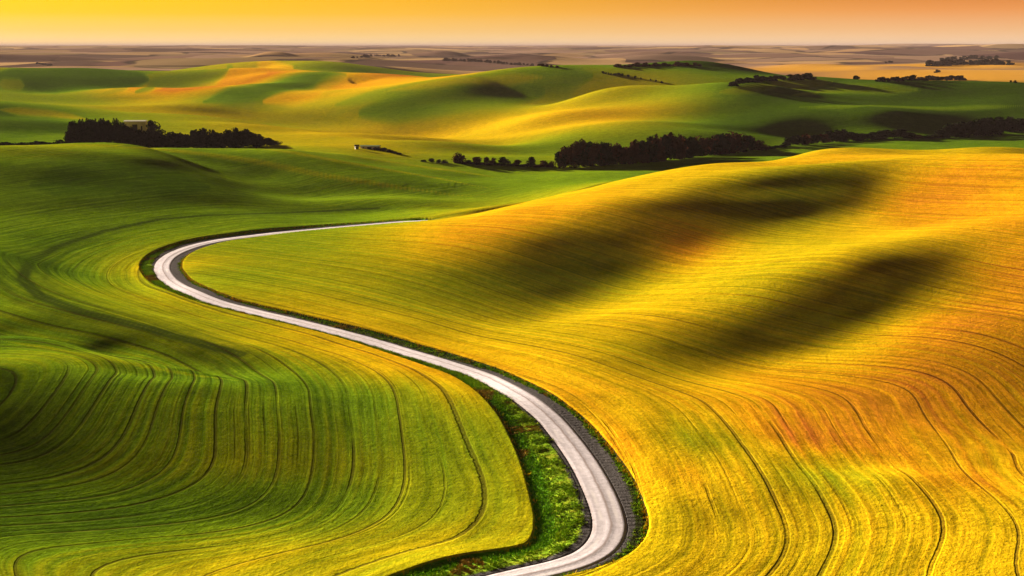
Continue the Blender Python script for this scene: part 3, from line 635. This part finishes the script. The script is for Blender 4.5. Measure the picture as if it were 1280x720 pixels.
def on_column(u, y):
    a = (u-640)/F/(CP); x = a*y; return x, y, float(full_ground(x, y)[0])
def top_height(v, y, z): 
    _, ry, rz = ray(640, v); return HC+y*float(rz/ry)-z

def flat_mat(name, c0, c1, scale=1.5, rough=.9):
    m, nt, b = new_mat(name); N = NB(nt); tc = nt.nodes.new('ShaderNodeTexCoord').outputs['Object']
    nt.links.new(N.ramp(N.noise(tc, scale, 4, .7), [(.3, c0), (.7, c1)]), b.inputs['Base Color']); b.inputs['Roughness'].default_value = rough; return m
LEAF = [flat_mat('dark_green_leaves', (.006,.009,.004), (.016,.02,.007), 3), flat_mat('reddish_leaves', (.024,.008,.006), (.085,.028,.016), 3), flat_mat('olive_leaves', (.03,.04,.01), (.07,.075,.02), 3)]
BARK = flat_mat('bark', (.03,.022,.016), (.07,.05,.035), 6)

def crown_mesh(name, seed, mat, n_leaf, lobes, low=-.12, leaf=.08):
    """leaf-sized faces spread through a handful of uneven lobes; unit height, about unit width"""
    r = np.random.default_rng(seed); L = []
    for _ in range(lobes):
        z = r.uniform(low+.16, .80); rad = r.uniform(.17, .30)*(1.15-.55*abs(z-.42)); an = r.uniform(0, 6.28); q = r.uniform(.03, .30)*(1.1-.65*z)
        L.append((math.cos(an)*q, math.sin(an)*q, z, rad, rad*r.uniform(.75, 1.05)))
    V = []; Fc = []
    for i in range(n_leaf):
        cx, cy, cz, ra, rz_ = L[i % lobes]; d = r.normal(0, 1, 3); d /= np.linalg.norm(d); q = r.uniform(.35, 1.08)**.5
        p_ = np.array([cx+d[0]*ra*q, cy+d[1]*ra*q, max(-.03, cz+d[2]*rz_*q)])
        n = d+r.normal(0, .6, 3); n /= np.linalg.norm(n); t = np.cross(n, r.normal(0, 1, 3)); t /= np.linalg.norm(t); b = np.cross(n, t)
        h = leaf*r.uniform(.55, 1.25); k = len(V)
        V += [tuple(p_-t*h), tuple(p_+b*h*.55-t*.1*h), tuple(p_+t*h), tuple(p_-b*h*.55+t*.15*h)]; Fc.append((k, k+1, k+2, k+3))
    me = bpy.data.meshes.new(name); me.from_pydata(V, [], Fc); me.materials.append(mat); return me
def trunk_mesh(name, seed):
    r = np.random.default_rng(seed); V = []; Fc = []
    def limb(p0, p1, r0, r1, seg=4):
        p0 = np.array(p0); p1 = np.array(p1); bend = r.normal(0, .02, 3)
        for s_ in range(seg+1):
            t = s_/seg; c = p0+(p1-p0)*t+bend*math.sin(t*math.pi); rr = r0+(r1-r0)*t
            for k in range(6): V.append((c[0]+math.cos(k*1.0472)*rr, c[1]+math.sin(k*1.0472)*rr, c[2]))
        b0 = len(V)-6*(seg+1)
        for s_ in range(seg):
            for k in range(6): Fc.append((b0+s_*6+k, b0+s_*6+(k+1) % 6, b0+(s_+1)*6+(k+1) % 6, b0+(s_+1)*6+k))
    limb((0,0,-.04), (.01,.01,.72), .030, .010, 6)
    for i in range(6):
        z = r.uniform(.14, .5); an = i*1.05+r.uniform(-.3, .3); q = r.uniform(.16, .30); limb((0,0,z), (math.cos(an)*q, math.sin(an)*q, z+r.uniform(.14, .3)), .014, .004)
    me = bpy.data.meshes.new(name); me.from_pydata(V, [], Fc); me.materials.append(BARK); return me
TRUNKS = [trunk_mesh('trunk', 50+i) for i in range(4)]
CROWNS = {k: [crown_mesh('crown', 100*k+i, LEAF[k], 900, 9+i % 4) for i in range(5)] for k in range(3)}
FARCROWN = {k: [crown_mesh('far_tree', 700+10*k+i, LEAF[k], 260, 6, leaf=.2) for i in range(4)] for k in range(3)}
ORD = ['first','second','third','fourth','fifth','sixth','seventh','eighth','ninth','tenth','eleventh','twelfth','thirteenth','fourteenth','fifteenth','sixteenth','seventeenth','eighteenth','nineteenth','twentieth',
       'twenty-first','twenty-second','twenty-third','twenty-fourth','twenty-fifth','twenty-sixth','twenty-seventh','twenty-eighth','twenty-ninth','thirtieth']
def plant_tree(kind, x, y, z, w, h, label, group, name='tree', cat='tree'):
    t = bpy.data.objects.new(name, None); COL.objects.link(t); t.location = (x, y, z-.15); t.rotation_euler = (0, 0, random.uniform(0, 6.28)); t.scale = (w/.72, w/.72, h/.98)
    t.empty_display_size = .5; tag(t, label, cat, group)
    for nm, me in (('trunk', random.choice(TRUNKS)), ('crown', random.choice(CROWNS[kind]))):
        c = bpy.data.objects.new(nm, me); COL.objects.link(c); c.parent = t
    return t
def hedge_row(tops, where, kind, words, group, wide=1.35, name='tree', cat='tree', jitter=6):
    """tops: (u, v of the crown's top[, width in px]); where(u) gives the foot on the land"""
    n = len(tops)
    for i, tp in enumerate(tops):
        u, v = tp[0], tp[1]; x, y, z = where(u)
        if len(tp) > 2: wpx = tp[2]
        else: wpx = wide*((tops[min(i+1, n-1)][0]-tops[max(i-1, 0)][0])/2 if 0 < i < n-1 else abs(tops[1][0]-tops[0][0]) if i == 0 else tops[-1][0]-tops[-2][0])
        dy = random.uniform(0, jitter); y += dy; x *= y/(y-dy); z = float(full_ground(x, y)[0])
        h = max(1.5, top_height(v, y, z)); k = kind if isinstance(kind, int) else random.choice(kind)
        plant_tree(k, x, y, z, wpx*y/F, h, words.replace('#', ORD[i]) if n > 1 else words, group, name, cat)

CLUMP = [(95,161),(103,148.5),(111,147),(120,146),(128,147),(137,146),(146,144.5),(155,146.5),(164,150),(172,155),(182,158),(194,158.5),(206,160),(219,162),(232,164),
         (243,165),(252,160),(262,157.5),(273,160.5),(283,164),(293,159.5),(302,157.5),(311,158),(319,161),(330,165.5),(339,169),(348,173)]
CLUMP = [(u_, v_+(2.5 if 160 < u_ < 196 else 1.5)) for u_, v_ in CLUMP]
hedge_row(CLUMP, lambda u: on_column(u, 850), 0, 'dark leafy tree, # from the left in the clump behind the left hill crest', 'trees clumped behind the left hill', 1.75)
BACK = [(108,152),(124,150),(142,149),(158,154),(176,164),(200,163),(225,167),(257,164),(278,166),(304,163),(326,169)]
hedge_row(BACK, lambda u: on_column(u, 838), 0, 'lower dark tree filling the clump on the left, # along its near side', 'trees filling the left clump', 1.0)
hedge_row([(6,177,26),(22,176.5,26),(38,177,24),(56,176,26),(72,176,26),(86,174,22)], lambda u: on_column(u, 800), 0, 'low dark bush left of the tree clump, # from the photo edge', 'bushes left of the clump', name='bush', cat='bush')
def base_line(pts_):
    pu = [q[0] for q in pts_]; pv = [q[1] for q in pts_]; return lambda u: land(u, float(np.interp(u, pu, pv)))
HB = base_line([(560,204),(640,207.5),(695,210),(760,207),(820,202),(880,195),(940,188.5),(970,185),(1000,181),(1050,177.5),(1100,174.5),(1150,173),(1200,172),(1250,167),(1290,160)])
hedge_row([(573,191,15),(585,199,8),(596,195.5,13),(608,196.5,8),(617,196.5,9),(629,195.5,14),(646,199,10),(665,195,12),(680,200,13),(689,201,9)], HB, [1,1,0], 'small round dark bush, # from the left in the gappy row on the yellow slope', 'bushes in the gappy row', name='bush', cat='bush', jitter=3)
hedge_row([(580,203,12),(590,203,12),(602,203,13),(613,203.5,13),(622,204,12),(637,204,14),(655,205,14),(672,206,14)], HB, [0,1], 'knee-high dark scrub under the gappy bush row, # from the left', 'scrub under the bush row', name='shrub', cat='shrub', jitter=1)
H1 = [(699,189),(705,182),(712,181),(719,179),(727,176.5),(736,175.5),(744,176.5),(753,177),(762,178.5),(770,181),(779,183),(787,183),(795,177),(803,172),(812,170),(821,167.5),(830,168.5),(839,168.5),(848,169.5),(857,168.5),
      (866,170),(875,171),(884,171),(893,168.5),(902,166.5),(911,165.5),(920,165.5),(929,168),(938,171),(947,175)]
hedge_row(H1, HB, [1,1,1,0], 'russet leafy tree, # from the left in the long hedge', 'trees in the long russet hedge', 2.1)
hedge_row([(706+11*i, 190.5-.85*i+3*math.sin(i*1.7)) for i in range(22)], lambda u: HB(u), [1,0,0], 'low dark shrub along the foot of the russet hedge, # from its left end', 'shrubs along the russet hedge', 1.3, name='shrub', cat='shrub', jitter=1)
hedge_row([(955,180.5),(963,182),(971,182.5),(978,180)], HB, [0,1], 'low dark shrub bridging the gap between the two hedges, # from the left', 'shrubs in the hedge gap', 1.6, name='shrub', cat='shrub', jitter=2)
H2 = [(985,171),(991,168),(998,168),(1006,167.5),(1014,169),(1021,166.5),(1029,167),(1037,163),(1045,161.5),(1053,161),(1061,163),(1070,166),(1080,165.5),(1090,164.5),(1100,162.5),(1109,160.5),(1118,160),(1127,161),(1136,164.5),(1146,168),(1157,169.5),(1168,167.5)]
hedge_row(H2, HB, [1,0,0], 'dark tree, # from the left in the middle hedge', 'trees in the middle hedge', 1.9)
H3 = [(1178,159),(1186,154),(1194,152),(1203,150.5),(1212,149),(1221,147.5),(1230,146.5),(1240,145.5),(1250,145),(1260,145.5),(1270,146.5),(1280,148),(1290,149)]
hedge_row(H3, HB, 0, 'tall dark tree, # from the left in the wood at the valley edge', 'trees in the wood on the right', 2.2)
hedge_row([(472,183.5,9),(480,184,9),(487,186,9),(493,188,8),(498,190,7)], base_line([(460,186),(475,188),(500,194)]), [0,2], 'dark shrub in the yellow hollow left of the bush row, # from the left', 'shrubs in the yellow hollow', name='shrub', cat='shrub', jitter=2)
hedge_row([(530,198.5,7),(539,197.5,8),(548,198,6),(556,199.5,9)], base_line([(520,202),(560,204)]), 2, 'small faded shrub left of the gappy bush row, # from the left', 'faded shrubs by the bush row', name='shrub', cat='shrub', jitter=2)

def far_wood(path, n, hpx, kind, label, group):
    pu = [q[0] for q in path]; pv = [q[1] for q in path]
    for i in range(n):
        u = np.interp((i+random.uniform(-.35, .35)+.5)/n, np.linspace(0, 1, len(pu)), pu); v = float(np.interp(u, pu, pv))+random.uniform(-.5, .3); x, y, z = land(u, v)
        o = bpy.data.objects.new('tree', random.choice(FARCROWN[kind])); COL.objects.link(o); h = hpx*random.uniform(.65, 1.15)*y/F; w = h*random.uniform(1.3, 2.4)
        o.location = (x, y, z-.06*h); o.scale = (w, w, h); o.rotation_euler = (0, 0, random.uniform(0, 6.28)); tag(o, label, 'tree', group)
far_wood([(914,109),(935,103),(960,101),(990,100),(1016,99)], 20, 8, 0, 'dark far tree in the wood lying in a fold of the green hill', 'wood in the fold of the green hill')
far_wood([(1096,102),(1150,100.5),(1205,100.5)], 24, 6, 0, 'dark far tree in the row along the dark green hill crest', 'tree row on the dark green crest')
far_wood([(768,84.5),(820,82.5),(876,83)], 24, 5, 1, 'far tree in the dark wood behind the green hill top', 'wood behind the green hill top')
far_wood([(555,76.5),(600,77),(640,81),(700,84)], 30, 4, 1, 'far tree in the long sloping belt beyond the hills', 'sloping tree belt')
far_wood([(440,73),(470,70),(500,71)], 14, 3.2, 1, 'far tree in the short belt above the peach field', 'belt above the peach field')
far_wood([(1160,83),(1200,81),(1262,81)], 26, 7, 0, 'far tree in the dark wood on the golden plain', 'wood on the golden plain')
far_wood([(1176,76),(1210,74),(1246,74)], 16, 4.5, 0, 'far tree in the thin wood behind the golden plain', 'thin wood behind the plain')
far_wood([(752,92),(775,94),(830,104)], 14, 2.6, 0, 'low far tree in the dark gully across the green hill', 'gully trees on the green hill')
far_wood([(44,79.5),(66,83)], 7, 2.6, 0, 'far tree in the little belt above the dark left field', 'little belt on the left')
far_wood([(1068,99.5),(1076,99.5)], 2, 4, 0, 'one of two small far trees alone on the green crest', 'pair of trees on the crest')
far_wood([(1168,91),(1174,91)], 2, 4.5, 0, 'far tree at a speck of a farm on the golden plain', 'trees at the far farm')
far_wood([(1262,103),(1270,103)], 2, 4, 0, 'small far tree near the right end of the crest', 'trees at the right end of the crest')
far_wood([(1104,79),(1118,79)], 3, 3, 0, 'far tree dotting the pale gold field', 'trees dotting the gold field')

# ------------------------------------------------------------------ farm buildings
PALE = flat_mat('pale_roof_metal', (.55,.52,.50), (.72,.70,.68), 1.2, .6); WALL = flat_mat('weathered_boards', (.58,.44,.30), (.74,.58,.40), 2); DARKW = flat_mat('dark_opening', (.02,.018,.016), (.04,.035,.03), 2)
GREENROOF = flat_mat('grey_green_roof', (.16,.22,.15), (.24,.30,.21), 1.5); WHITE = flat_mat('white_boards', (.62,.60,.56), (.78,.76,.72), 3); ROOFG = flat_mat('grey_roof', (.10,.09,.09), (.18,.17,.16), 2)
def box_faces(V, Fc, x0, x1, y0, y1, z0, z1):
    k = len(V); V += [(x, y, z) for z in (z0, z1) for x, y in ((x0,y0),(x1,y0),(x1,y1),(x0,y1))]
    Fc += [(k,k+3,k+2,k+1),(k+4,k+5,k+6,k+7),(k,k+1,k+5,k+4),(k+1,k+2,k+6,k+5),(k+2,k+3,k+7,k+6),(k+3,k,k+4,k+7)]
def barn(name, label, x, y, z, L, W, H, R, rz_, wall, roof, cat):
    t = bpy.data.objects.new(name, None); COL.objects.link(t); t.location = (x, y, z-.1); t.rotation_euler = (0, 0, rz_); tag(t, label, cat)
    l, w = L/2, W/2
    link_mesh('wall', [(-l,-w,-.8),(l,-w,-.8),(l,w,-.8),(-l,w,-.8),(-l,-w,H),(l,-w,H),(l,w,H),(-l,w,H),(-l,0,H+R),(l,0,H+R)], [(0,1,5,4),(1,2,6,9,5),(2,3,7,6),(3,0,4,8,7),(0,3,2,1)], wall, t)
    e = .45; d = .16; s_ = R/w; V = []; Fc = []
    for sg in (-1, 1):
        k = len(V)
        for zz in (0.02, d):
            V += [(-l-e, 0, H+R+zz), (l+e, 0, H+R+zz), (l+e, sg*(w+e), H-e*s_+zz), (-l-e, sg*(w+e), H-e*s_+zz)]
        Fc += [(k,k+1,k+2,k+3),(k+4,k+5,k+6,k+7),(k+2,k+3,k+7,k+6),(k+3,k,k+4,k+7),(k+1,k+2,k+6,k+5)]
    link_mesh('roof', V, Fc, roof, t)
    V = []; Fc = []; box_faces(V, Fc, -L*.12, L*.12, -w-.06, -w+.02, -.1, H*.8); link_mesh('door', V, Fc, DARKW, t)
    for q in (-.34, .32):
        V = []; Fc = []; box_faces(V, Fc, L*q-.5, L*q+.5, -w-.05, -w+.02, H*.35, H*.7); link_mesh('window', V, Fc, DARKW, t)
x, y, z = on_column(179, 960); h_ = top_height(148, y, z)
barn('barn', 'long pale roofed farm building half hidden behind the dark tree clump', x, y, z, 14, 8, h_*.86, .45, .08, WALL, PALE, 'barn')
plant_tree(0, *on_column(200, 955), 7.5, top_height(148.5, 955, on_column(200, 955)[2]), 'lone dark tree at the right end of the pale farm building', 'tree by the barn')
x, y, z = land(463, 186); barn('shed', 'long low shed with grey-green roof left of the hollow shrubs', x, y, z, 11, 5, 1.7, .4, -.12, WALL, GREENROOF, 'shed')
x, y, z = land(446, 186.5); barn('pump_house', 'tiny white hut standing alone left of the low green roofed shed', x, y, z, 1.9, 1.7, 2.0, .6, .3, WHITE, ROOFG, 'hut')

# ------------------------------------------------------------------ verge grasses (past counting)
def build_verge():
    r = np.random.default_rng(11); n = 60000; vis = int(np.searchsorted(RPAR, 31.5)); k = r.integers(0, vis, n); right = r.random(n) < .38
    u_ = r.random(n); W = np.where(right[:, None], RW[k, 0], RW[k, 1])
    d = np.where(right, W[:, 0]*.97+(W[:, 2]+.35-W[:, 0]*.97)*u_, W[:, 0]*.97+(W[:, 2]+.35-W[:, 0]*.97)*u_); sg = np.where(right, 1, -1)
    x = RP[k, 0]+RN[k, 0]*d*sg+r.normal(0, .3, n); y = RP[k, 1]+RN[k, 1]*d*sg+r.normal(0, .3, n); z = ground_final(x, y)-.08
    patch = vnoise(x/2.2, y/2.2, 5); patch2 = vnoise(x/5, y/5, 6)
    band = np.where(d < W[:, 1], 0, np.where(d < W[:, 2], 1, 2)); keep = r.random(n) < np.where(band == 0, .25+.9*patch, np.where(band == 1, .6, .8)); keep &= ~(right & (band == 0) & (r.random(n) < .6))
    x, y, z, patch, patch2, band, right = [q[keep] for q in (x, y, z, patch, patch2, band, right)]; n = len(x)
    h = np.where(band == 0, .14+.28*patch, np.where(band == 1, .2+.15*patch, .5))*r.uniform(.7, 1.3, n); nb = 5
    tone = np.where(band == 2, .93, np.where(patch2 > .8, .62+.2*r.random(n), np.where(band == 1, .1, .28)+.22*r.random(n)))
    an = r.uniform(0, 6.283, (n, nb)); lean_ = r.uniform(.15, .75, (n, nb)); hw = r.uniform(.05, .11, (n, nb)); of = r.normal(0, .12, (n, nb, 2)); hh = h[:, None]*r.uniform(.7, 1.2, (n, nb))
    bx, by = x[:, None]+of[..., 0], y[:, None]+of[..., 1]; tx, ty = np.cos(an), np.sin(an)
    V = np.stack([np.stack([bx-ty*hw, by+tx*hw, z[:, None]+0*bx], -1), np.stack([bx+ty*hw, by-tx*hw, z[:, None]+0*bx], -1), np.stack([bx+tx*lean_*hh, by+ty*lean_*hh, z[:, None]+hh], -1)], 2).reshape(-1, 3)
    me = bpy.data.meshes.new('grass'); nt_ = n*nb; me.vertices.add(len(V)); me.vertices.foreach_set('co', V.astype(np.float32).ravel()); me.loops.add(nt_*3); me.loops.foreach_set('vertex_index', np.arange(nt_*3, dtype=np.int32))
    me.polygons.add(nt_); me.polygons.foreach_set('loop_start', np.arange(0, nt_*3, 3, dtype=np.int32)); me.update()
    at = me.attributes.new('tone', 'FLOAT', 'POINT'); at.data.foreach_set('value', np.repeat(tone, nb*3).astype(np.float32))
    m, nt, b = new_mat('verge_grass'); N = NB(nt)
    nt.links.new(N.ramp(N.attr('tone'), [(0, (.05,.15,.006)), (.3, (.17,.31,.01)), (.5, (.28,.34,.015)), (.65, (.26,.22,.03)), (.82, (.28,.13,.04)), (.93, (.52,.32,.006))]), b.inputs['Base Color'])
    me.materials.append(m); o = bpy.data.objects.new('grass', me); COL.objects.link(o); o['kind'] = 'stuff'; o['label'] = 'rough grass and weeds along both sides of the gravel road'; o['category'] = 'grass'
build_verge()

# ------------------------------------------------------------------ dusty evening air
def build_haze():
    V = []; Fc = []; box_faces(V, Fc, -46000, 46000, -500, 64500, -14, 112)
    m = bpy.data.materials.new('dusty_air'); m.use_nodes = True; nt = m.node_tree; nt.nodes.clear(); o_ = nt.nodes.new('ShaderNodeOutputMaterial'); v = nt.nodes.new('ShaderNodeVolumePrincipled')
    v.inputs['Color'].default_value = (.24, .185, .20, 1); v.inputs['Density'].default_value = 3e-5; v.inputs['Anisotropy'].default_value = 0; nt.links.new(v.outputs[0], o_.inputs['Volume'])
    o = link_mesh('haze', V, Fc, m); o['kind'] = 'stuff'; o['label'] = 'thin dusty haze over the far country'; o['category'] = 'haze'
build_haze()
